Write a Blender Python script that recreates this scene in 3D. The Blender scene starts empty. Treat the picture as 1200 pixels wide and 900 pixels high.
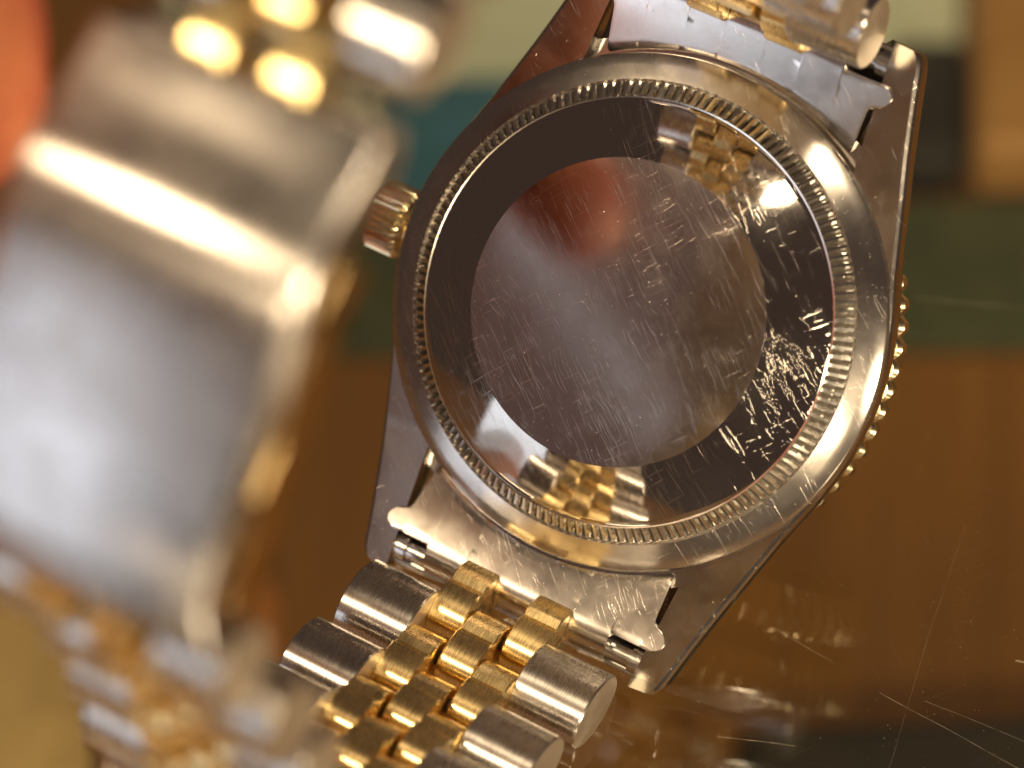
import bpy, bmesh, math, random
import numpy as np
from mathutils import Vector, Matrix
random.seed(7)
R = math.radians
MM = 0.001
scene = bpy.context.scene
COL = scene.collection

# ------------------------------------------------------------------ camera
TH = 48.0                      # the camera looks down at the counter
CAM_H = 168.5                  # mm above the glass
D0 = 210.0                     # mm to the watch back
F_PX = 18.8 * D0               # focal length in photo pixels (photo is 1200 wide)
th = R(TH)
CR = Vector((1, 0, 0)); CU = Vector((0, math.sin(th), math.cos(th))); CB = Vector((0, -math.cos(th), math.sin(th)))
CAM = Vector((0, 0, CAM_H))
def c2w(x, y, z):              # camera-frame millimetres -> world millimetres
    return CAM + CR * x + CU * y + CB * z
cd = bpy.data.cameras.new('camera'); cam = bpy.data.objects.new('camera', cd); COL.objects.link(cam)
cam.location = CAM * MM; cam.rotation_euler = (R(90 - TH), 0, 0)
cd.sensor_width = 22.2; cd.lens = 22.2 * F_PX / 1200
cd.clip_start = 0.005; cd.clip_end = 20
cd.dof.use_dof = True; cd.dof.focus_distance = 0.2088; cd.dof.aperture_fstop = cd.lens / 5.8
scene.camera = cam

# ------------------------------------------------------------------ light
w = bpy.data.worlds.new('World'); scene.world = w; w.use_nodes = True
w.node_tree.nodes['Background'].inputs[0].default_value = (0.30, 0.195, 0.15, 1)
w.node_tree.nodes['Background'].inputs[1].default_value = 0.14
def area(name, loc, target, sx, sy, power, col, shape='RECTANGLE'):
    l = bpy.data.lights.new(name, 'AREA'); l.shape = shape; l.size = sx; l.size_y = sy
    l.energy = power; l.color = col
    o = bpy.data.objects.new(name, l); COL.objects.link(o)
    o.location = loc
    o.rotation_euler = (Vector(target) - Vector(loc)).to_track_quat('-Z', 'Y').to_euler()
    return o
TGT = (0.01, 0.145, 0.015)
area('window_light', (-0.58, -0.22, 0.11), TGT, 0.28, 0.19, 0.30, (0.84, 0.90, 1.0))
area('warm_lamp', (-0.52, -0.06, 0.72), TGT, 0.13, 0.13, 3.4, (1.0, 0.76, 0.47), 'DISK')
area('warm_lamp', (0.16, 0.0, 0.95), TGT, 0.14, 0.14, 3.2, (1.0, 0.77, 0.49), 'DISK')
area('warm_lamp', (-0.06, -0.70, 0.46), TGT, 0.10, 0.10, 2.4, (1.0, 0.76, 0.46), 'DISK')
area('warm_lamp', (0.52, -0.45, 0.26), TGT, 0.14, 0.14, 5.0, (1.0, 0.78, 0.50), 'DISK')  # added low on the right to brighten the link end caps
WCW = CAM + CR * 7.6 + CU * 4.5 + CB * -210                     # centre of the watch back
def added_light(name, d, dist, axis, sx, sy, power, col):       # added light, placed for its reflection in the case back
    d = (CR * d[0] + CU * d[1] + CB * d[2]).normalized(); z = d
    x = CR * axis[0] + CU * axis[1] + CB * axis[2]; x = (x - z * x.dot(z)).normalized(); y = z.cross(x)
    o = area(name, (0, 0, 1), TGT, sx, sy, power, col)
    p = WCW * MM + d * dist
    o.matrix_world = Matrix(((x.x, y.x, z.x, p.x), (x.y, y.y, z.y, p.y), (x.z, y.z, z.z, p.z), (0, 0, 0, 1)))
    return o
added_light('disk_streak_light', (-0.62, -0.06, 0.77), 1.3, (1, -1, 0), 0.75, 0.05, 0.026, (0.95, 0.92, 0.95))  # added strip light that draws the diagonal grey streak on the disk
added_light('disk_fill_panel', (-0.62, -0.06, 0.77), 1.6, (1, 0, 0), 1.3, 1.3, 0.22, (1.0, 0.48, 0.42))  # added reddish fill that lifts the tone of the centre disk
scene.view_settings.view_transform = 'Standard'; scene.view_settings.look = 'None'
scene.view_settings.exposure = 0.45; scene.view_settings.gamma = 1.0
scene.cycles.max_bounces = 10; scene.cycles.glossy_bounces = 6; scene.cycles.transparent_max_bounces = 12
scene.cycles.caustics_reflective = False
scene.cycles.sample_clamp_indirect = 6.0
scene.cycles.use_denoising = True

# ------------------------------------------------------------------ materials
class NT:
    def __init__(s, name):
        s.m = bpy.data.materials.new(name); s.m.use_nodes = True
        s.t = s.m.node_tree; s.n = s.t.nodes; s.l = s.t.links
        s.b = s.n['Principled BSDF']; s.out = s.n['Material Output']
    def new(s, typ, **kw):
        n = s.n.new(typ)
        for k, v in kw.items(): setattr(n, k, v)
        return n
    def put(s, sock, val):
        if hasattr(val, 'links') or isinstance(val, bpy.types.NodeSocket): s.l.new(val, sock)
        else: sock.default_value = val
    def math(s, op, a, b=0.0, c=0.0, clamp=False):
        n = s.new('ShaderNodeMath', operation=op, use_clamp=clamp)
        s.put(n.inputs[0], a); s.put(n.inputs[1], b); s.put(n.inputs[2], c)
        return n.outputs[0]
    def coords(s, per_object=True):   # object coordinates in millimetres, shifted per object
        tc = s.new('ShaderNodeTexCoord')
        m = s.new('ShaderNodeVectorMath', operation='SCALE'); s.l.new(tc.outputs['Object'], m.inputs[0]); m.inputs['Scale'].default_value = 1000
        if not per_object: return m.outputs[0]
        oi = s.new('ShaderNodeObjectInfo')
        k = s.new('ShaderNodeVectorMath', operation='ADD'); s.l.new(m.outputs[0], k.inputs[0])
        r = s.math('MULTIPLY', oi.outputs['Random'], 91.0)
        s.l.new(r, k.inputs[1]); return k.outputs[0]
    def stretched(s, vec, rot, scale, detail=2.0, rough=0.5):
        mp = s.new('ShaderNodeMapping'); s.l.new(vec, mp.inputs['Vector'])
        mp.vector_type = 'TEXTURE'
        mp.inputs['Rotation'].default_value = rot
        mp.inputs['Scale'].default_value = scale
        nz = s.new('ShaderNodeTexNoise'); s.l.new(mp.outputs[0], nz.inputs['Vector'])
        nz.inputs['Scale'].default_value = 1.0; nz.inputs['Detail'].default_value = detail; nz.inputs['Roughness'].default_value = rough
        return nz.outputs[0]
    def ramp(s, v, a, b):
        n = s.new('ShaderNodeMapRange'); n.clamp = True
        s.put(n.inputs['Value'], v); n.inputs['From Min'].default_value = a; n.inputs['From Max'].default_value = b
        return n.outputs[0]
    def mixc(s, f, a, b):
        n = s.new('ShaderNodeMix', data_type='RGBA'); s.put(n.inputs[0], f)
        for i, v in ((6, a), (7, b)):
            if isinstance(v, tuple): n.inputs[i].default_value = (*v, 1)
            else: s.l.new(v, n.inputs[i])
        return n.outputs[2]
    def bump(s, h, strength, dist):
        n = s.new('ShaderNodeBump'); s.put(n.inputs['Height'], h)
        n.inputs['Strength'].default_value = strength; n.inputs['Distance'].default_value = dist
        s.l.new(n.outputs[0], s.b.inputs['Normal']); return n

def metal(name, col, rough, brush=None, scratch=0.0, smudge=0.12, brush_amt=0.3, per_object=True, scratch_dirs=(50, 42, -42, 62), aniso=0.0, axis='X', arot=0.0):
    k = NT(name); b = k.b
    b.inputs['Metallic'].default_value = 1.0
    if aniso:
        b.inputs['Anisotropic'].default_value = aniso; b.inputs['Anisotropic Rotation'].default_value = arot
        tg = k.new('ShaderNodeTangent', direction_type='RADIAL', axis=axis); k.l.new(tg.outputs[0], b.inputs['Tangent'])
    v = k.coords(per_object)
    sm = k.stretched(v, (0, 0, 0), (2.2, 2.2, 2.2), 4.0, 0.6)
    fine = k.stretched(v, (0, 0, 0), (0.35, 0.35, 0.35), 3.0, 0.7)
    rr = k.math('ADD', rough, k.math('MULTIPLY', k.ramp(sm, 0.35, 0.75), smudge))
    height = k.math('MULTIPLY', fine, 0.05)
    if brush:
        bn = k.stretched(v, (0, 0, 0), brush, 3.0, 0.65)
        height = k.math('ADD', height, k.math('MULTIPLY', bn, brush_amt))
        rr = k.math('ADD', rr, k.math('MULTIPLY', k.math('SUBTRACT', bn, 0.5), 0.25))
    colr = col
    if scratch > 0:
        tot = None
        wp = k.new('ShaderNodeTexNoise'); k.l.new(v, wp.inputs['Vector']); wp.inputs['Scale'].default_value = 0.16; wp.inputs['Detail'].default_value = 1.0
        ws = k.new('ShaderNodeVectorMath', operation='SCALE'); k.l.new(wp.outputs['Color'], ws.inputs[0]); ws.inputs['Scale'].default_value = 0.8
        wa = k.new('ShaderNodeVectorMath', operation='ADD'); k.l.new(v, wa.inputs[0]); k.l.new(ws.outputs[0], wa.inputs[1]); vw = wa.outputs[0]
        patch = k.ramp(k.stretched(v, (0, 0, 0), (4.5, 4.5, 4.5), 3.0), 0.40, 0.66)
        for i, a in enumerate(scratch_dirs):
            L = (4.2, 3.0, 2.6, 1.2)[i % 4]; W = (0.020, 0.019, 0.018, 0.020)[i % 4]
            ns = k.stretched(vw, (0, 0, R(a)), (W, L, 6.0), 0.0)
            lo = (0.785, 0.79, 0.805, 0.805)[i % 4] - 0.035 * (scratch - 1)
            mk = k.math('MULTIPLY', k.ramp(k.math('ADD', ns, k.math('MULTIPLY', k.math('SUBTRACT', patch, 0.6), 0.025 if i < 2 else 0.06)), lo, lo + 0.06), (.9, .7, .4, .35)[i % 4])
            tot = mk if tot is None else k.math('MAXIMUM', tot, mk)
        pits = k.ramp(k.stretched(v, (0, 0, 0), (0.09, 0.09, 0.09), 0.0), 0.84, 0.88)
        tot = k.math('MAXIMUM', tot, pits)
        height = k.math('SUBTRACT', height, k.math('MULTIPLY', tot, 0.28))
        rr = k.math('ADD', rr, k.math('MULTIPLY', tot, 0.16))
        colr = k.mixc(k.math('MULTIPLY', tot, 0.28), col, tuple(min(1, c * 1.35) for c in col))
    if isinstance(colr, tuple): b.inputs['Base Color'].default_value = (*colr, 1)
    else: k.l.new(colr, b.inputs['Base Color'])
    k.l.new(k.math('MAXIMUM', rr, 0.03), b.inputs['Roughness'])
    k.bump(height, 0.45, 0.00003)
    return k.m

STEEL = (0.64, 0.61, 0.58)
GOLD = (0.93, 0.73, 0.37)
M = {}
AR = 0.25                      # highlights run across the brushing
M['polished_steel'] = metal('polished_steel', STEEL, 0.05, None, 1.2, 0.04, per_object=False)
M['mirror_steel'] = metal('mirror_steel', STEEL, 0.10, None, 0, 0.04, per_object=False)
M['tooth_steel'] = metal('tooth_steel', (0.74, 0.72, 0.68), 0.17, None, 0, 0.1, per_object=False)
M['worn_disk_steel'] = metal('worn_disk_steel', STEEL, 0.115, None, 1.35, 0.06, per_object=False)
M['satin_steel'] = metal('satin_steel', STEEL, 0.20, None, 0.6, 0.08)
M['case_steel'] = metal('case_steel', STEEL, 0.12, None, 0.8, 0.06, per_object=False)
M['brushed_ring_steel'] = metal('brushed_ring_steel', STEEL, 0.19, None, 0.4, 0.06, per_object=False, aniso=0.7, axis='Z', arot=AR)
M['brushed_link_steel'] = metal('brushed_link_steel', STEEL, 0.24, (0.05, 0.9, 0.9), 0, 0.08, 0.25, aniso=0.75, axis='X', arot=AR)
M['link_end_steel'] = metal('link_end_steel', (0.72, 0.67, 0.58), 0.42, None, 0, 0.1)
M['clasp_steel'] = metal('clasp_steel', (0.56, 0.53, 0.51), 0.25, None, 0, 0.10, aniso=0.88, axis='X', arot=AR)
M['brushed_gold'] = metal('brushed_gold', GOLD, 0.24, (0.05, 0.9, 0.9), 0, 0.08, 0.28, aniso=0.6, axis='X', arot=AR)
M['polished_gold'] = metal('polished_gold', GOLD, 0.12, None, 0, 0.08)
M['crown_gold'] = metal('crown_gold', (0.90, 0.79, 0.52), 0.18, None, 0, 0.06)

def plain(name, col, rough=0.6, var=0.25, scale=6.0, spec=0.4):
    k = NT(name); v = k.coords(False)
    a = k.stretched(v, (0, 0, 0), (scale, scale, scale), 5.0, 0.6)
    c = k.mixc(k.ramp(a, 0.3, 0.7), tuple(x * (1 - var) for x in col), tuple(min(1, x * (1 + var)) for x in col))
    k.l.new(c, k.b.inputs['Base Color']); k.b.inputs['Roughness'].default_value = rough
    k.b.inputs['Specular IOR Level'].default_value = spec
    k.bump(a, 0.2, 0.0004)
    return k.m
M['groove_dark'] = plain('groove_dark', (0.075, 0.06, 0.045), 0.55)  # dark brown for tooth grooves, link pins and notch plates
M['dark'] = plain('dark_recess', (0.012, 0.010, 0.008), 0.5)

def wood(name, c0, c1, ang):
    k = NT(name); v = k.coords(False)
    a = k.stretched(v, (0, 0, R(ang)), (60, 5, 20), 6.0, 0.65)
    f = k.stretched(v, (0, 0, R(ang)), (25, 0.7, 10), 4.0, 0.6)
    s = k.math('ADD', k.math('MULTIPLY', a, 0.7), k.math('MULTIPLY', f, 0.3))
    k.l.new(k.mixc(k.ramp(s, 0.35, 0.65), c0, c1), k.b.inputs['Base Color'])
    k.b.inputs['Roughness'].default_value = 0.45; k.bump(s, 0.2, 0.0003)
    return k.m

def skin_mat():
    k = NT('skin'); v = k.coords(False)
    a = k.stretched(v, (0, 0, 0), (7, 7, 7), 4.0, 0.6)
    f = k.stretched(v, (0, 0, 0), (0.8, 0.8, 0.8), 3.0, 0.6)
    k.l.new(k.mixc(k.ramp(a, 0.38, 0.62), (0.36, 0.06, 0.03), (0.62, 0.21, 0.10)), k.b.inputs['Base Color'])
    k.b.inputs['Roughness'].default_value = 0.5
    k.b.inputs['Subsurface Weight'].default_value = 0.35
    k.b.inputs['Subsurface Radius'].default_value = (1.0, 0.3, 0.15)
    k.b.inputs['Subsurface Scale'].default_value = 0.004
    k.bump(f, 0.25, 0.0003)
    return k.m
M['skin'] = skin_mat()

def glass_mat(segs):
    k = NT('counter_glass'); k.n.remove(k.b)
    v = k.coords(False)
    sep = k.new('ShaderNodeSeparateXYZ'); k.l.new(v, sep.inputs[0]); x, y = sep.outputs[0], sep.outputs[1]
    wob = k.math('MULTIPLY', k.math('SUBTRACT', k.stretched(v, (0, 0, 0), (14, 14, 14), 2.0), 0.5), 0.8)
    tot = None
    for (x0, y0, x1, y1, wd, amt) in segs:
        L = math.hypot(x1 - x0, y1 - y0); dx, dy = (x1 - x0) / L, (y1 - y0) / L
        px, py = k.math('SUBTRACT', x, x0), k.math('SUBTRACT', y, y0)
        along = k.math('ADD', k.math('MULTIPLY', px, dx), k.math('MULTIPLY', py, dy))
        perp = k.math('ABSOLUTE', k.math('ADD', k.math('SUBTRACT', k.math('MULTIPLY', px, dy), k.math('MULTIPLY', py, dx)), wob))
        m1 = k.math('LESS_THAN', perp, wd)
        m2 = k.math('MULTIPLY', k.math('GREATER_THAN', along, 0), k.math('LESS_THAN', along, L))
        br = k.ramp(k.stretched(v, (0, 0, 0), (0.8, 0.8, 0.8), 3.0), 0.25, 0.6)
        m = k.math('MULTIPLY', k.math('MULTIPLY', k.math('MULTIPLY', m1, m2), br), amt)
        tot = m if tot is None else k.math('MAXIMUM', tot, m)
    # random hairlines and dust
    for a in (20, -65, 80):
        h = k.ramp(k.stretched(v, (0, 0, R(a)), (0.025, 9, 5), 0.0), 0.80, 0.88)
        tot = k.math('MAXIMUM', tot, k.math('MULTIPLY', h, 0.07))
    dust = k.ramp(k.stretched(v, (0, 0, 0), (0.14, 0.14, 0.14), 0.0), 0.83, 0.88)
    tot = k.math('MAXIMUM', tot, k.math('MULTIPLY', dust, 0.25))
    geo = k.new('ShaderNodeNewGeometry'); tot = k.math('MULTIPLY', tot, k.math('SUBTRACT', 1.0, geo.outputs['Backfacing']))   # scratches only on the upper face
    fr = k.new('ShaderNodeFresnel')      # thin sheet: both faces reflect like an entering ray
    k.l.new(k.math('ADD', 1.80, k.math('MULTIPLY', geo.outputs['Backfacing'], 1 / 1.80 - 1.80)), fr.inputs['IOR'])
    tr = k.new('ShaderNodeBsdfTransparent'); tr.inputs[0].default_value = (0.93, 0.95, 0.93, 1)
    gl = k.new('ShaderNodeBsdfGlossy'); gl.inputs['Roughness'].default_value = 0.015
    gl.inputs['Color'].default_value = (1, 1, 1, 1)
    mx = k.new('ShaderNodeMixShader'); k.l.new(fr.outputs[0], mx.inputs[0]); k.l.new(tr.outputs[0], mx.inputs[1]); k.l.new(gl.outputs[0], mx.inputs[2])
    df = k.new('ShaderNodeBsdfDiffuse'); df.inputs[0].default_value = (0.75, 0.66, 0.52, 1)
    m2 = k.new('ShaderNodeMixShader'); k.l.new(tot, m2.inputs[0]); k.l.new(mx.outputs[0], m2.inputs[1]); k.l.new(df.outputs[0], m2.inputs[2])
    k.l.new(m2.outputs[0], k.out.inputs['Surface'])
    return k.m

# ------------------------------------------------------------------ mesh helpers (all in millimetres)
def obj(name, bm, mats, parent=None, smooth=35, bevel=None, recalc=True):
    if recalc: bmesh.ops.recalc_face_normals(bm, faces=bm.faces)
    bmesh.ops.scale(bm, vec=(MM, MM, MM), verts=bm.verts)
    me = bpy.data.meshes.new(name); bm.to_mesh(me); bm.free()
    for m in (mats if isinstance(mats, (list, tuple)) else [mats]): me.materials.append(m)
    if smooth:
        me.shade_smooth(); me.set_sharp_from_angle(angle=R(smooth))
    o = bpy.data.objects.new(name, me); COL.objects.link(o)
    if parent: o.parent = parent
    if bevel:
        b = o.modifiers.new('bevel', 'BEVEL'); b.width = bevel * MM; b.segments = 3; b.limit_method = 'ANGLE'; b.angle_limit = R(40)
        b.harden_normals = False
    return o
def tag(o, label=None, cat=None, group=None, kind=None):
    if label: o['label'] = label
    if cat: o['category'] = cat
    if group: o['group'] = group
    if kind: o['kind'] = kind
    return o
def lathe(bm, prof, n=192, mat=0):
    rings = []
    for r, z in prof:
        if r < 1e-6: rings.append([bm.verts.new((0, 0, z))]); continue
        rings.append([bm.verts.new((r * math.cos(2 * math.pi * i / n), r * math.sin(2 * math.pi * i / n), z)) for i in range(n)])
    for a, b in zip(rings, rings[1:]):
        for i in range(n):
            j = (i + 1) % n
            if len(a) == 1: f = bm.faces.new((a[0], b[i], b[j]))
            elif len(b) == 1: f = bm.faces.new((a[i], a[j], b[0]))
            else: f = bm.faces.new((a[i], a[j], b[j], b[i]))
            f.material_index = mat
    return rings
def prism(bm, pts, z0, z1):
    a = [bm.verts.new((x, y, z0)) for x, y in pts]; b = [bm.verts.new((x, y, z1)) for x, y in pts]
    bm.faces.new(a[::-1]); bm.faces.new(b)
    for i in range(len(pts)):
        j = (i + 1) % len(pts); bm.faces.new((a[i], a[j], b[j], b[i]))
def box(bm, x0, x1, y0, y1, z0, z1): prism(bm, [(x0, y0), (x1, y0), (x1, y1), (x0, y1)], z0, z1)
def rod(bm, p, q, r, n=20):
    p, q = Vector(p), Vector(q); d = (q - p).normalized(); a = d.orthogonal().normalized(); b = d.cross(a)
    A, B = [], []
    for i in range(n):
        t = 2 * math.pi * i / n; o = a * math.cos(t) * r + b * math.sin(t) * r
        A.append(bm.verts.new(p + o)); B.append(bm.verts.new(q + o))
    for i in range(n): bm.faces.new((A[i], A[(i + 1) % n], B[(i + 1) % n], B[i]))
    bm.faces.new(A[::-1]); bm.faces.new(B)

# ------------------------------------------------------------------ the watch frame
t_, roll_, tv_ = 20.0, 22.0, -1.3
wn = Vector((-math.sin(R(t_)), math.sin(R(tv_)), math.cos(R(t_)))).normalized()
a0, a1 = math.sin(R(roll_)), math.cos(R(roll_))
wu = Vector((a0, a1, -(wn.x * a0 + wn.y * a1) / wn.z)).normalized()
wv = wu.cross(wn)
WC = Vector((143 / F_PX * D0, 84 / F_PX * D0, -D0))
def dirw(v): return CR * v.x + CU * v.y + CB * v.z
watch = bpy.data.objects.new('wristwatch', None); COL.objects.link(watch)
X, Y, Z = dirw(wv), dirw(wu), dirw(wn)
Lc = c2w(*WC) * MM
watch.matrix_world = Matrix(((X.x, Y.x, Z.x, Lc.x), (X.y, Y.y, Z.y, Lc.y), (X.z, Y.z, Z.z, Lc.z), (0, 0, 0, 1)))
watch.empty_display_size = 0.01
tag(watch, 'two-tone steel and gold wristwatch shown from its scratched back, held up by its closed bracelet', 'wristwatch')

# ------------------------------------------------------------------ counter: glass sheet over a shallow display
def px_on(px, py, z):          # photo pixel -> world mm on the level z
    d = CR * ((px - 600) / F_PX) + CU * ((450 - py) / F_PX) - CB
    t = (z - CAM_H) / d.z
    return CAM + d * t
segs = []
for (x0, y0, x1, y1, wd, am) in [(1130, 620, 1038, 905, .014, .1), (1084, 822, 1205, 872, .016, .2), (840, 863, 932, 875, .018, .4),
                                 (1030, 812, 1200, 905, .018, .3), (905, 735, 978, 778, .018, .25), (1075, 350, 1200, 362, .05, .2), (1190, 774, 1204, 777, .07, .4)]:
    a, b = px_on(x0, y0, 0), px_on(x1, y1, 0); segs.append((a.x, a.y, b.x, b.y, wd, am))
M['counter_glass'] = glass_mat(segs)
bm = bmesh.new(); box(bm, -500, 500, -300, 700, -4, 0)
g = obj('counter_top', bm, M['counter_glass'], None, 0)
tag(g, 'scratched glass counter top reflecting the watch bracelet', None, None, 'structure')
ZF = -75.0
M['shelf_wood'] = wood('shelf_wood', (0.18, 0.071, 0.011), (0.26, 0.108, 0.019), 84)
bm = bmesh.new(); box(bm, -500, 500, -300, 700, ZF - 10, ZF)
tag(obj('display_floor', bm, M['shelf_wood'], None, 0), 'brown wooden floor of the display under the glass', None, None, 'structure')
def under(name, pts, h, m, label, cat, rnd=2.0):
    P = [px_on(px, py, ZF) for px, py in pts]
    c = sum(P, Vector()) / len(P)
    bm = bmesh.new(); prism(bm, [(p.x - c.x, p.y - c.y) for p in P], 0, h)
    o = obj(name, bm, m, None, 0, rnd); o.location = (c.x * MM, c.y * MM, (ZF + 0.4) * MM)
    return tag(o, label, cat)
under('felt_pad', [(330, 425), (1500, 415), (1500, 245), (330, 255)], 1.5, plain('green_felt', (0.058, 0.066, 0.028), 0.9, 0.3, 3),
      'out of focus dark green pad across the display behind the watch', 'pad', 0.5)
under('card_sheet', [(200, 235), (1040, 215), (1045, 90), (1125, 85), (1125, -150), (200, -150)], 0.6, plain('pale_card', (0.74, 0.76, 0.58), 0.8, 0.15, 20),
      'out of focus pale card lying at the back of the display', 'card', 0.2)
under('teal_case', [(440, 300), (640, 295), (640, 100), (440, 106)], 1.2, plain('teal_leather', (0.05, 0.17, 0.25), 0.6, 0.25, 4),
      'out of focus dark teal box between bracelet and watch case', 'box')
under('black_case', [(1035, 238), (1128, 236), (1130, 92), (1035, 92)], 6, plain('black_leather', (0.02, 0.018, 0.012), 0.7, 0.25, 4),
      'out of focus black box beside the orange block', 'box')
under('wooden_block', [(1132, 240), (1420, 238), (1420, -140), (1132, -140)], 8, wood('orange_wood', (0.36, 0.17, 0.05), (0.50, 0.26, 0.085), 15),
      'out of focus orange wooden block at the right edge', 'block')
under('tan_cloth', [(-260, 1100), (120, 1100), (105, 690), (-260, 690)], 2, plain('tan_cloth', (0.46, 0.30, 0.12), 0.9, 0.2, 6),
      'out of focus tan cloth below the clasp at the left edge', 'cloth', 0.5)
under('leather_pad', [(130, 1120), (330, 1120), (330, 700), (125, 700)], 4, plain('orange_leather', (0.36, 0.13, 0.025), 0.5, 0.2, 6),
      'out of focus orange leather pad below the clasp', 'pad')
under('dark_tray', [(860, 1120), (1500, 1120), (1500, 850), (860, 880)], 4, plain('dark_tray', (0.03, 0.024, 0.014), 0.6, 0.25, 6),
      'out of focus near black tray in the lower right corner', 'tray')

# ------------------------------------------------------------------ case
half = [(9.2, 21.6), (10.45, 21.5), (10.9, 20.9), (11.4, 18.9), (12.25, 15.6), (13.25, 12.2), (14.3, 8.8), (15.3, 5.9), (16.0, 3.0), (16.25, 0)]
arc_r = 15.7
arc = []
a_end = math.acos(9.5 / arc_r)
for i in range(25):
    t = a_end + (math.pi - 2 * a_end) * i / 24; arc.append((arc_r * math.cos(t), arc_r * math.sin(t)))
def smooth_poly(pts, n=6):
    out = []
    for i in range(len(pts) - 1):
        p0 = pts[max(i - 1, 0)]; p1 = pts[i]; p2 = pts[i + 1]; p3 = pts[min(i + 2, len(pts) - 1)]
        for k in range(n):
            t = k / n
            out.append(tuple(0.5 * ((2 * p1[j]) + (-p0[j] + p2[j]) * t + (2 * p0[j] - 5 * p1[j] + 4 * p2[j] - p3[j]) * t * t + (-p0[j] + 3 * p1[j] - 3 * p2[j] + p3[j]) * t ** 3) for j in (0, 1)))
    out.append(tuple(pts[-1])); return out
hs = [half[0]] + smooth_poly(half[1:], 5)
right = hs + [(x, -y) for x, y in hs[::-1][1:]]
outline = right + [(x, -y) for x, y in arc] + [(-x, y) for x, y in right[::-1]] + arc[::-1]
bm = bmesh.new()
layers = [(-4.4, 0.90), (-3.4, 0.95), (-2.2, 0.993), (-1.5, 1.0), (-0.45, 1.0), (-0.2, 0.990), (-0.08, 0.976)]
rows = []
for z, s in layers:
    row = []
    for (x, y) in outline:
        k = 1.0
        lift = -0.32 + 0.075 * max(0.0, abs(y) - 13.0)       # lugs droop towards the wrist
        onout = True
        inner = (abs(x) < 9.6 and math.hypot(x, y) < 16.0)
        sx = x if inner else math.copysign(abs(x) - (1 - s) * 14, x)
        row.append(bm.verts.new((sx, y, z + (lift if z > -3 else -0.0) + (1.2 * max(0.0, (abs(y) - 10) / 11.4) if z < -3 else 0))))
    rows.append(row)
n = len(outline)
for a, b in zip(rows, rows[1:]):
    for i in range(n): bm.faces.new((a[i], a[(i + 1) % n], b[(i + 1) % n], b[i]))
bm.faces.new(rows[-1]); bm.faces.new(rows[0][::-1])
bmesh.ops.triangulate(bm, faces=[f for f in bm.faces if len(f.verts) > 4])
for sg in (-1, 1):                  # shelf of the case below each end link
    cr = [(9.7 * (k / 8), math.sqrt(17.4 ** 2 - (9.7 * k / 8) ** 2)) for k in range(-8, 9)]
    cr = [(x, sg * y) for x, y in cr] + [(x, sg * (y - 3.5)) for x, y in cr[::-1]]
    prism(bm, cr, -3.6, -1.55)
case = obj('case', bm, M['case_steel'], watch, 28)

# sloping ring round the back
bm = bmesh.new()
lathe(bm, [(15.4, -1.0), (16.2, -0.9), (16.22, 0.0), (16.1, 0.16), (15.4, 0.47), (14.75, 0.75), (14.5, 0.84), (14.4, 0.70), (14.3, 0.2)])
obj('back_ring', bm, M['brushed_ring_steel'], watch, 40)

# fluted edge: V notches cut in a cone
bm = bmesh.new(); NT_ = 156
prof = [(14.42, 0.50), (14.36, 0.80), (14.12, 1.04), (13.84, 1.34), (13.58, 1.62), (13.43, 1.80), (13.36, 1.86), (13.27, 1.83)]
env = [0.0, 0.3, 0.9, 1.0, 0.8, 0.25, 0, 0]
cut = [(0.0, 0), (0.34, 0), (0.58, 1), (0.76, 1)]; SUB = len(cut); n = NT_ * SUB
rings = []
jit = [(random.uniform(-.05, .05), random.uniform(.82, 1.1)) for _ in range(NT_)]
for (r, z), e in zip(prof, env):
    ring = []
    for i in range(n):
        ph, dd = cut[i % SUB]; ja, jd = jit[i // SUB]
        d = 0.34 * e * dd * jd
        t = 2 * math.pi * (i // SUB + ph + ja) / NT_
        rr, zz = r - d * 0.72, z - d * 0.69; ring.append(bm.verts.new((rr * math.cos(t), rr * math.sin(t), zz)))
    rings.append(ring)
for q, (a, b) in enumerate(zip(rings, rings[1:])):
    for i in range(n):
        f = bm.faces.new((a[i], a[(i + 1) % n], b[(i + 1) % n], b[i]))
        if i % SUB == 2 and 1 <= q <= 4: f.material_index = 1
cb = obj('case_back', bm, [M['tooth_steel'], M['groove_dark']], watch, 12)
# polished slope and raised centre disk
bm = bmesh.new()
pr = [(13.32, 1.7), (13.28, 1.80)]
for i in range(13):
    s = i / 12; pr.append((13.24 - 3.72 * s, 1.84 + 1.95 * (s - 0.10 * s * s * 1.0)))
lathe(bm, pr, 256)
obj('polished_slope', bm, M['polished_steel'], cb, 60)
ez = pr[-1][1]
bm = bmesh.new()
pr = [(9.56, ez - 0.15), (9.525, ez - 0.004)] + [(9.50 * (1 - s), ez + 0.004 + 0.26 * (1 - (1 - s) ** 2)) for s in (0.05, 0.1, 0.2, 0.35, 0.5, 0.65, 0.8, 0.9, 1.0)]
lathe(bm, pr, 256)
obj('centre_disk', bm, M['worn_disk_steel'], cb, 60)

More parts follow.
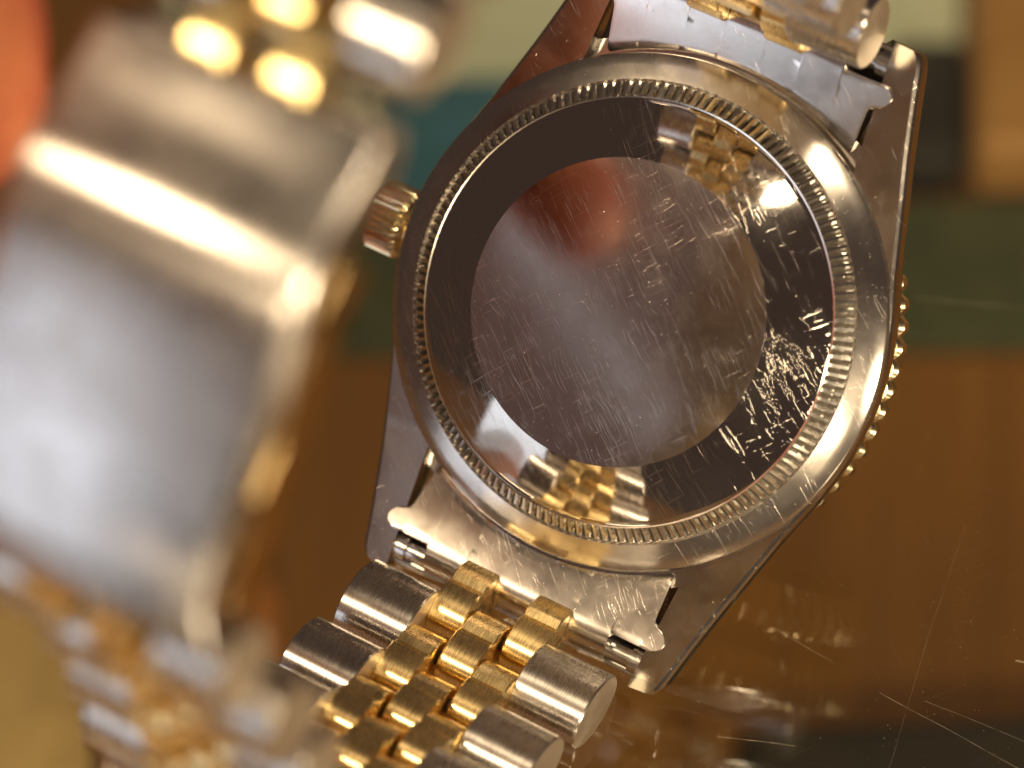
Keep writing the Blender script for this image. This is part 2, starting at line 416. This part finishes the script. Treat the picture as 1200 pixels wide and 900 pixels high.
# gold fluted bezel on the far side, with crystal
bm = bmesh.new(); n = 72 * 6; rings = []
for (r, z, e) in [(15.0, -4.2, 0), (15.9, -4.25, 0.6), (16.2, -4.5, 1), (16.2, -5.6, 1), (15.2, -7.3, .9), (14.4, -7.5, 0), (14.2, -6.8, 0)]:
    ring = []
    for i in range(n):
        ph = (i % 6) / 6; tri = 1 - abs(2 * ph - 1); rr = r - 0.42 * e * max(0.0, tri - 0.3) / 0.7
        t = 2 * math.pi * i / n; ring.append(bm.verts.new((rr * math.cos(t), rr * math.sin(t), z)))
    rings.append(ring)
for a, b in zip(rings, rings[1:]):
    for i in range(n): bm.faces.new((a[i], a[(i + 1) % n], b[(i + 1) % n], b[i]))
bz = obj('bezel', bm, M['crown_gold'], watch, 25)
bm = bmesh.new(); lathe(bm, [(14.3, -7.0), (14.2, -7.9), (13.7, -8.2), (0, -8.3)], 96)
k = NT('crystal'); k.b.inputs['Base Color'].default_value = (0.02, 0.02, 0.02, 1); k.b.inputs['Roughness'].default_value = 0.03
obj('crystal', bm, k.m, bz, 30)

# winding crown
def along_v(bm, M4): bmesh.ops.transform(bm, matrix=M4, verts=bm.verts)
bm = bmesh.new(); n = 40 * 6; rings = []
for (r, z, e) in [(0, 0, 0)]: pass
for (r, z, e) in [(1.7, -0.4, 0), (2.1, -0.15, 0.2), (2.36, 0.15, 1), (2.36, 2.1, 1), (2.1, 2.35, 0.3), (1.8, 2.5, 0)]:
    ring = []
    for i in range(n):
        ph = (i % 8) / 8; tri = 1 - abs(2 * ph - 1); rr = r - 0.26 * e * tri
        t = 2 * math.pi * i / n; ring.append(bm.verts.new((rr * math.cos(t), rr * math.sin(t), z)))
    rings.append(ring)
for a, b in zip(rings, rings[1:]):
    for i in range(n): bm.faces.new((a[i], a[(i + 1) % n], b[(i + 1) % n], b[i]))
bm.faces.new(rings[-1]); bm.faces.new(rings[0][::-1])
along_v(bm, Matrix.Translation((-17.0, -1.2, -2.5)) @ Matrix.Rotation(R(-90), 4, 'Y'))
crown = obj('crown', bm, M['crown_gold'], watch, 25)
bm = bmesh.new(); lathe(bm, [(1.6, -1.4), (1.6, 0.2), (1.2, 0.25)], 40)
along_v(bm, Matrix.Translation((-16.9, -1.2, -2.5)) @ Matrix.Rotation(R(-90), 4, 'Y'))
obj('crown_tube', bm, M['polished_gold'], crown, 30)

# ------------------------------------------------------------------ end links (one modelled, copied to the upper lugs)
ARC = 16.5
def ztop(y):                       # y measured outward from the centre (positive)
    c = 18.9; r = 2.25
    if y <= c: return 0.55 + 0.34 * (y - c) - 0.012 * (y - c) ** 2
    s = min((y - c) / r, 0.999)
    return 0.55 + 0.34 * (y - c) * (1 - s) - r * (1 - math.sqrt(1 - s * s)) * 0.95
cols = []
def yi(x): return math.sqrt(ARC ** 2 - x * x)
E = 0.03
OUT, SLOT, ARM = 21.05, 19.45, 18.95
for x in np.linspace(0, 1.38 - E, 5): cols.append((x, yi(x), OUT))
cols.append((1.38, yi(1.38), OUT - .05)); cols.append((1.38 + E, yi(1.38), SLOT))
for x in np.linspace(1.6, 3.92 - E, 5): cols.append((x, yi(x), SLOT))
cols.append((3.92, yi(3.92), OUT - .05)); cols.append((3.92 + E, yi(3.92), OUT))
for x in np.linspace(4.1, 6.5, 6): cols.append((x, yi(x), OUT))
cols.append((6.62, yi(6.62), OUT - 0.12)); cols.append((6.64 , yi(6.64), ARM + 0.25)); cols.append((6.8, yi(6.8), ARM + 0.04)); cols.append((7.0, yi(7.0), ARM))
for x in np.linspace(7.3, 8.35, 5): cols.append((x, yi(x), ARM))
cols.append((8.50, yi(8.4) + 0.12, ARM)); cols.append((8.60, yi(8.4) + 0.35, ARM)); cols.append((8.80, 16.9, ARM)); cols.append((8.92, 17.25, ARM))
for x, a, b in [(9.2, 17.38, 18.95), (9.5, 17.5, 18.93), (9.75, 17.7, 18.8), (9.92, 17.95, 18.6), (10.0, 18.2, 18.35)]: cols.append((x, a, b))
full = [(-x, a, b) for x, a, b in cols[::-1][:-1]] + cols
bm = bmesh.new(); K = 16; top = []; bot = []
ZB = -1.75
def zt(x, y): return ztop(y) - 0.001 * x * x
for x, a, b in full:
    ys = [a + (b - a) * i / (K - 1) for i in range(K)]
    # drop the rim slightly for a soft edge
    tr = []
    for i, y in enumerate(ys):
        z = zt(x, y) - (0.06 if i in (0, K - 1) else 0)
        tr.append(bm.verts.new((x, -y, z)))
    top.append(tr); bot.append([bm.verts.new((x, -ys[0], ZB)), bm.verts.new((x, -ys[-1], min(ZB, zt(x, ys[-1]) - .3)))])
for c in range(len(full) - 1):
    for i in range(K - 1): bm.faces.new((top[c][i], top[c][i + 1], top[c + 1][i + 1], top[c + 1][i]))
    bm.faces.new((top[c][0], top[c + 1][0], bot[c + 1][0], bot[c][0]))
    bm.faces.new((top[c][-1], bot[c][1], bot[c + 1][1], top[c + 1][-1]))
    bm.faces.new((bot[c][0], bot[c + 1][0], bot[c + 1][1], bot[c][1]))
for c in (0, -1): bm.faces.new(top[c] + [bot[c][1], bot[c][0]])
el = obj('end_link', bm, M['satin_steel'], watch, 32)
bm = bmesh.new(); rod(bm, (-9.5, -20.1, -0.85), (9.5, -20.1, -0.85), 0.62)
rod(bm, (8.2, -20.1, -0.85), (9.0, -20.1, -0.85), 0.85); rod(bm, (-9.0, -20.1, -0.85), (-8.2, -20.1, -0.85), 0.85)
obj('spring_bar', bm, M['satin_steel'], el, 35)
bm = bmesh.new(); box(bm, -9.4, 9.4, -21.25, -20.85, -1.75, -1.15)
obj('lower_bar', bm, M['satin_steel'], el, 0, 0.12)
bm = bmesh.new()
for sg in (-1, 1): box(bm, min(sg * 6.3, sg * 9.45), max(sg * 6.3, sg * 9.45), -20.9, -17.5, -2.5, -2.1)
obj('notch_shade_plate', bm, M['groove_dark'], el, 0)  # added dark backing stands in for the shade inside the notches
def copy_child(o, parent):
    c = o.copy(); COL.objects.link(c); c.parent = parent; return c
el2 = copy_child(el, watch); el2.rotation_euler = (0, 0, math.pi)
for ch in [c for c in COL.objects if c.parent == el]: copy_child(ch, el2)

# ------------------------------------------------------------------ bracelet path in the (u, n) plane
PATH = [(-20.5, 0.6), (-22.5, 3.2), (-24.5, 6.4), (-26.2, 9.8), (-27.5, 14), (-29.3, 21), (-29.6, 29), (-27.8, 37), (-23.8, 44.5), (-19.0, 52.0), (-15.4, 59.2), (-12.6, 64.0), (-8, 65.3), (-3, 66.2),
        (2.4, 67.0), (4.4, 66.9), (7.2, 65.9), (13.0, 64.0), (18.5, 60.4), (23, 55), (26, 47), (27, 38), (26, 28), (24, 18), (22.9, 11), (22, 6), (20.5, 0.8)]
dense = np.array(smooth_poly(PATH, 40))
seg = np.hypot(*np.diff(dense, axis=0).T); S = np.concatenate([[0], np.cumsum(seg)]); TOT = S[-1]
def at(s):
    y = np.interp(s, S, dense[:, 0]); z = np.interp(s, S, dense[:, 1])
    y2 = np.interp(min(s + .8, TOT), S, dense[:, 0]); z2 = np.interp(min(s + .8, TOT), S, dense[:, 1])
    y1 = np.interp(max(s - .8, 0), S, dense[:, 0]); z1 = np.interp(max(s - .8, 0), S, dense[:, 1])
    t = Vector((0, y2 - y1, z2 - z1)).normalized()
    o = Vector((1, 0, 0)).cross(t)          # one side of the strip
    if o.y * y + o.z * (z - 33) < 0: o = -o
    return Vector((0, y, z)), t, o           # o points out of the loop
def sway(z, u=0.0): return (-0.9 + 3.0 * min(1.0, max(0.0, (-11 - u) / 5))) * min(1.0, max(0.0, (z - 14) / 38)) ** 1.5     # the bracelet hangs a little to one side
def section(hl, hp_out, hp_in, ex, groove=0.0, n=40):
    P = []
    for i in range(n):
        a = 2 * math.pi * i / n; c, s = math.cos(a), math.sin(a)
        x = math.copysign(abs(c) ** (2 / ex), c) * hl
        y = math.copysign(abs(s) ** (2 / ex), s) * (hp_out if s > 0 else hp_in)
        if groove and i in (3 * n // 4,): y *= (1 - groove)
        P.append((x, y))
    return P
def link_mesh(name, wd, hl, ho, hi, ex, mats, groove=0.0, ch=0.10):
    bm = bmesh.new(); P = section(hl, ho, hi, ex, groove); rings = []
    for x, s in [(-wd / 2, 1 - ch / hi), (-wd / 2 + ch, 1.0), (wd / 2 - ch, 1.0), (wd / 2, 1 - ch / hi)]:
        rings.append([bm.verts.new((x, p[0] * (1 - (1 - s) * hi / hl), p[1] * s)) for p in P])
    n = len(P)
    for a, b in zip(rings, rings[1:]):
        for i in range(n): bm.faces.new((a[i], a[(i + 1) % n], b[(i + 1) % n], b[i]))
    f1 = bm.faces.new(rings[0][::-1]); f2 = bm.faces.new(rings[-1])
    if len(mats) > 1: f1.material_index = f2.material_index = 1
    o = obj(name, bm, mats, None, 30)
    me = o.data; bpy.data.objects.remove(o); return me
OUTER = link_mesh('outer_link', 4.8, 2.86, 2.1, 2.25, 2.0, [M['brushed_link_steel'], M['link_end_steel']])
CENTRE = link_mesh('centre_link', 2.46, 2.98, 1.65, 1.8, 2.2, [M['brushed_gold']], 0.15)
def put_link(name, me, s, x, wob=1.0, sc=1.0, drop=0.0):
    p, t, o = at(s); p = p + o * drop
    ob = bpy.data.objects.new(name, me); COL.objects.link(ob); ob.parent = watch
    rx = random.uniform(-3.5, 3.5) * wob
    A = Matrix(((1, 0, 0), (0, t.y, o.y), (0, t.z, o.z)))
    if A.determinant() < 0: A = Matrix(((-1, 0, 0), (0, t.y, o.y), (0, t.z, o.z)))
    A = A @ Matrix.Rotation(R(rx), 3, 'X')
    Mx = A.to_4x4() @ Matrix.Diagonal((sc, 1, 1, 1))
    Mx.translation = (Vector((x + sway(p.z, p.y), p.y, p.z))) * MM
    ob.matrix_local = Mx
    return ob
PITCH = 6.9
s = 0.9; half_row = 0
CL0 = float(np.interp(-13.0, dense[:400, 0][::-1], S[:400][::-1])) if False else None
# clasp occupies the stretch between these path lengths
iu = [i for i in range(len(dense)) if dense[i, 1] > 50]
CLA = min(S[i] for i in iu if dense[i, 0] > -12.4); CLB = max(S[i] for i in iu if dense[i, 0] < 10.6)
def taper(s):
    m = min(s, TOT - s); return 1.0 - (0.27 if s < TOT / 2 else 0.21) * min(1.0, max(0.0, (m - 10) / 50))
rows_s = []
k = 0
lower_n = int((TOT * 0.5) / (PITCH / 2))
for side in (0, 1):
    ss = 0.9; k = 0
    while ss < TOT / 2 - 0.6:
        sp = ss if side == 0 else TOT - ss
        tp = taper(sp)
        under_clasp = CLA + 1 < sp < CLB - 1
        drop = -1.0 if under_clasp else 0.0
        tp = min(tp, 0.78) if under_clasp else tp
        if k % 2 == 0:
            for x in (-2.66, 2.66): put_link('centre_link', CENTRE, sp, x * tp, 0.6, tp, drop)
        else:
            for x in (-6.25, 6.25): put_link('outer_link', OUTER, sp, x * tp, 0.6, tp, drop)
            put_link('centre_link', CENTRE, sp, 0, 0.6, tp, drop)
        ss += PITCH / 2; k += 1
# hinge pins inside the rows
bm = bmesh.new(); rod(bm, (-7.2, 0, 0), (7.2, 0, 0), 0.5, 12)
po = obj('link_pin', bm, M['groove_dark'], None, 40); PIN = po.data; bpy.data.objects.remove(po)
ss = 0.9 + PITCH / 4
while ss < TOT - 1:
    put_link('link_pin', PIN, ss, 0, 0, taper(ss)); ss += PITCH / 2

# ------------------------------------------------------------------ clasp: folded cover over the links, with the inner blade
def strip(name, s0, s1, hw, off, thick, mat, flange=0.0, n=40, bev=0.2, parent=watch):
    bm = bmesh.new(); rows = []
    if flange: sec = [(-hw, off - flange), (-hw, off), (-hw + .35, off + thick * .75), (-hw + .9, off + thick), (hw - .9, off + thick), (hw - .35, off + thick * .75), (hw, off), (hw, off - flange), (hw - .5, off - flange), (hw - .5, off), (-hw + .5, off), (-hw + .5, off - flange)]
    else: sec = [(-hw, off), (-hw, off + thick), (hw, off + thick), (hw, off)]
    for i in range(n + 1):
        p, t, o = at(s0 + (s1 - s0) * i / n)
        rows.append([bm.verts.new((x + sway(p.z, p.y), (p + o * z).y, (p + o * z).z)) for x, z in sec])
    m = len(sec)
    for a, b in zip(rows, rows[1:]):
        for i in range(m): bm.faces.new((a[i], a[(i + 1) % m], b[(i + 1) % m], b[i]))
    bm.faces.new(rows[0][::-1]); bm.faces.new(rows[-1])
    return obj(name, bm, mat, parent, 32, bev)
cover = strip('clasp_cover', CLA, CLB, 7.65, 1.0, 0.85, M['clasp_steel'], 1.3)
strip('clasp_blade', CLA + 1.5, CLB - 1.0, 5.6, -3.5, 0.7, M['clasp_steel'])
bm = bmesh.new()
p, t, o = at(CLA + 0.4); rod(bm, (-7.9, p.y, p.z), (6.7, p.y, p.z), 0.9)
obj('hinge_pin', bm, M['satin_steel'], cover, 35)

bm = bmesh.new(); box(bm, -0.16, 0.16, -1.42, 1.42, -1.35, 1.35)
po = obj('flank_reflection', bm, M['polished_gold'], None, 0); SIDE = po.data; bpy.data.objects.remove(po)  # gold pieces imitate a reflection of gold links in the clasp flank
ss = CLA + 2.0
while ss < CLB - 6.5:
    for x in (-7.65, 7.65): put_link('flank_reflection', SIDE, ss, x, 4, 1.0, -1.6)
    ss += 2.95

# ------------------------------------------------------------------ the hand that holds the bracelet
def hand():
    V = []; Ed = []; Rd = []
    def add(p, r, par=None):
        V.append(c2w(*p) * MM); Rd.append(r * MM); i = len(V) - 1
        if par is not None: Ed.append((par, i))
        return i
    root = add((-102, 42, -150), 19)
    wr = add((-128, 68, -140), 20, root); fa = add((-165, 105, -118), 26, wr); add((-230, 165, -95), 33, fa)
    pm = add((-86, 32, -156), 15, root)
    i1 = add((-70, 44, -172), 9.5, pm)
    for p, r in [((-50, 41, -181), 8.6), ((-35, 28, -177), 8.4), ((-29.5, 17, -170), 7.4), ((-28.0, 9.5, -165), 5.6)]: i1 = add(p, r, i1)
    m1 = add((-76, 26, -174), 9.5, pm)
    for p, r in [((-64, 12, -190), 8.8), ((-58, -5, -190), 8.0), ((-62, -16, -180), 7.2), ((-66, -18, -174), 5.2)]: m1 = add(p, r, m1)
    r1 = add((-82, 10, -172), 9.0, pm)
    for p, r in [((-74, -6, -188), 8.2), ((-68, -22, -187), 7.6), ((-72, -30, -176), 6.8), ((-76, -31, -170), 5.0)]: r1 = add(p, r, r1)
    l1 = add((-92, 0, -166), 8.2, root)
    for p, r in [((-86, -18, -180), 7.2), ((-81, -31, -179), 6.6), ((-85, -37, -169), 6.0), ((-88, -37, -164), 4.4)]: l1 = add(p, r, l1)
    t1 = add((-93, 34, -136), 11.5, root)
    for p, r in [((-77, 43, -137), 10), ((-61, 49, -141), 9.2), ((-49, 46, -147), 8.0), ((-39, 37, -152), 7.0), ((-36.5, 34, -154), 5.2)]: t1 = add(p, r, t1)
    me = bpy.data.meshes.new('person'); me.from_pydata(V, Ed, []); me.update()
    o = bpy.data.objects.new('person', me); COL.objects.link(o)
    me.materials.append(M['skin'])
    sk = o.modifiers.new('skin', 'SKIN'); sk.use_smooth_shade = True
    for i, r in enumerate(Rd): me.skin_vertices[0].data[i].radius = (r, r); me.skin_vertices[0].data[i].use_root = (i == 0)
    sb = o.modifiers.new('sub', 'SUBSURF'); sb.levels = sb.render_levels = 2
    tag(o, 'out of focus fingers of a hand holding the bracelet at the upper left edge', 'person')
hand()

if __name__ == '__main__' and False:
    pass
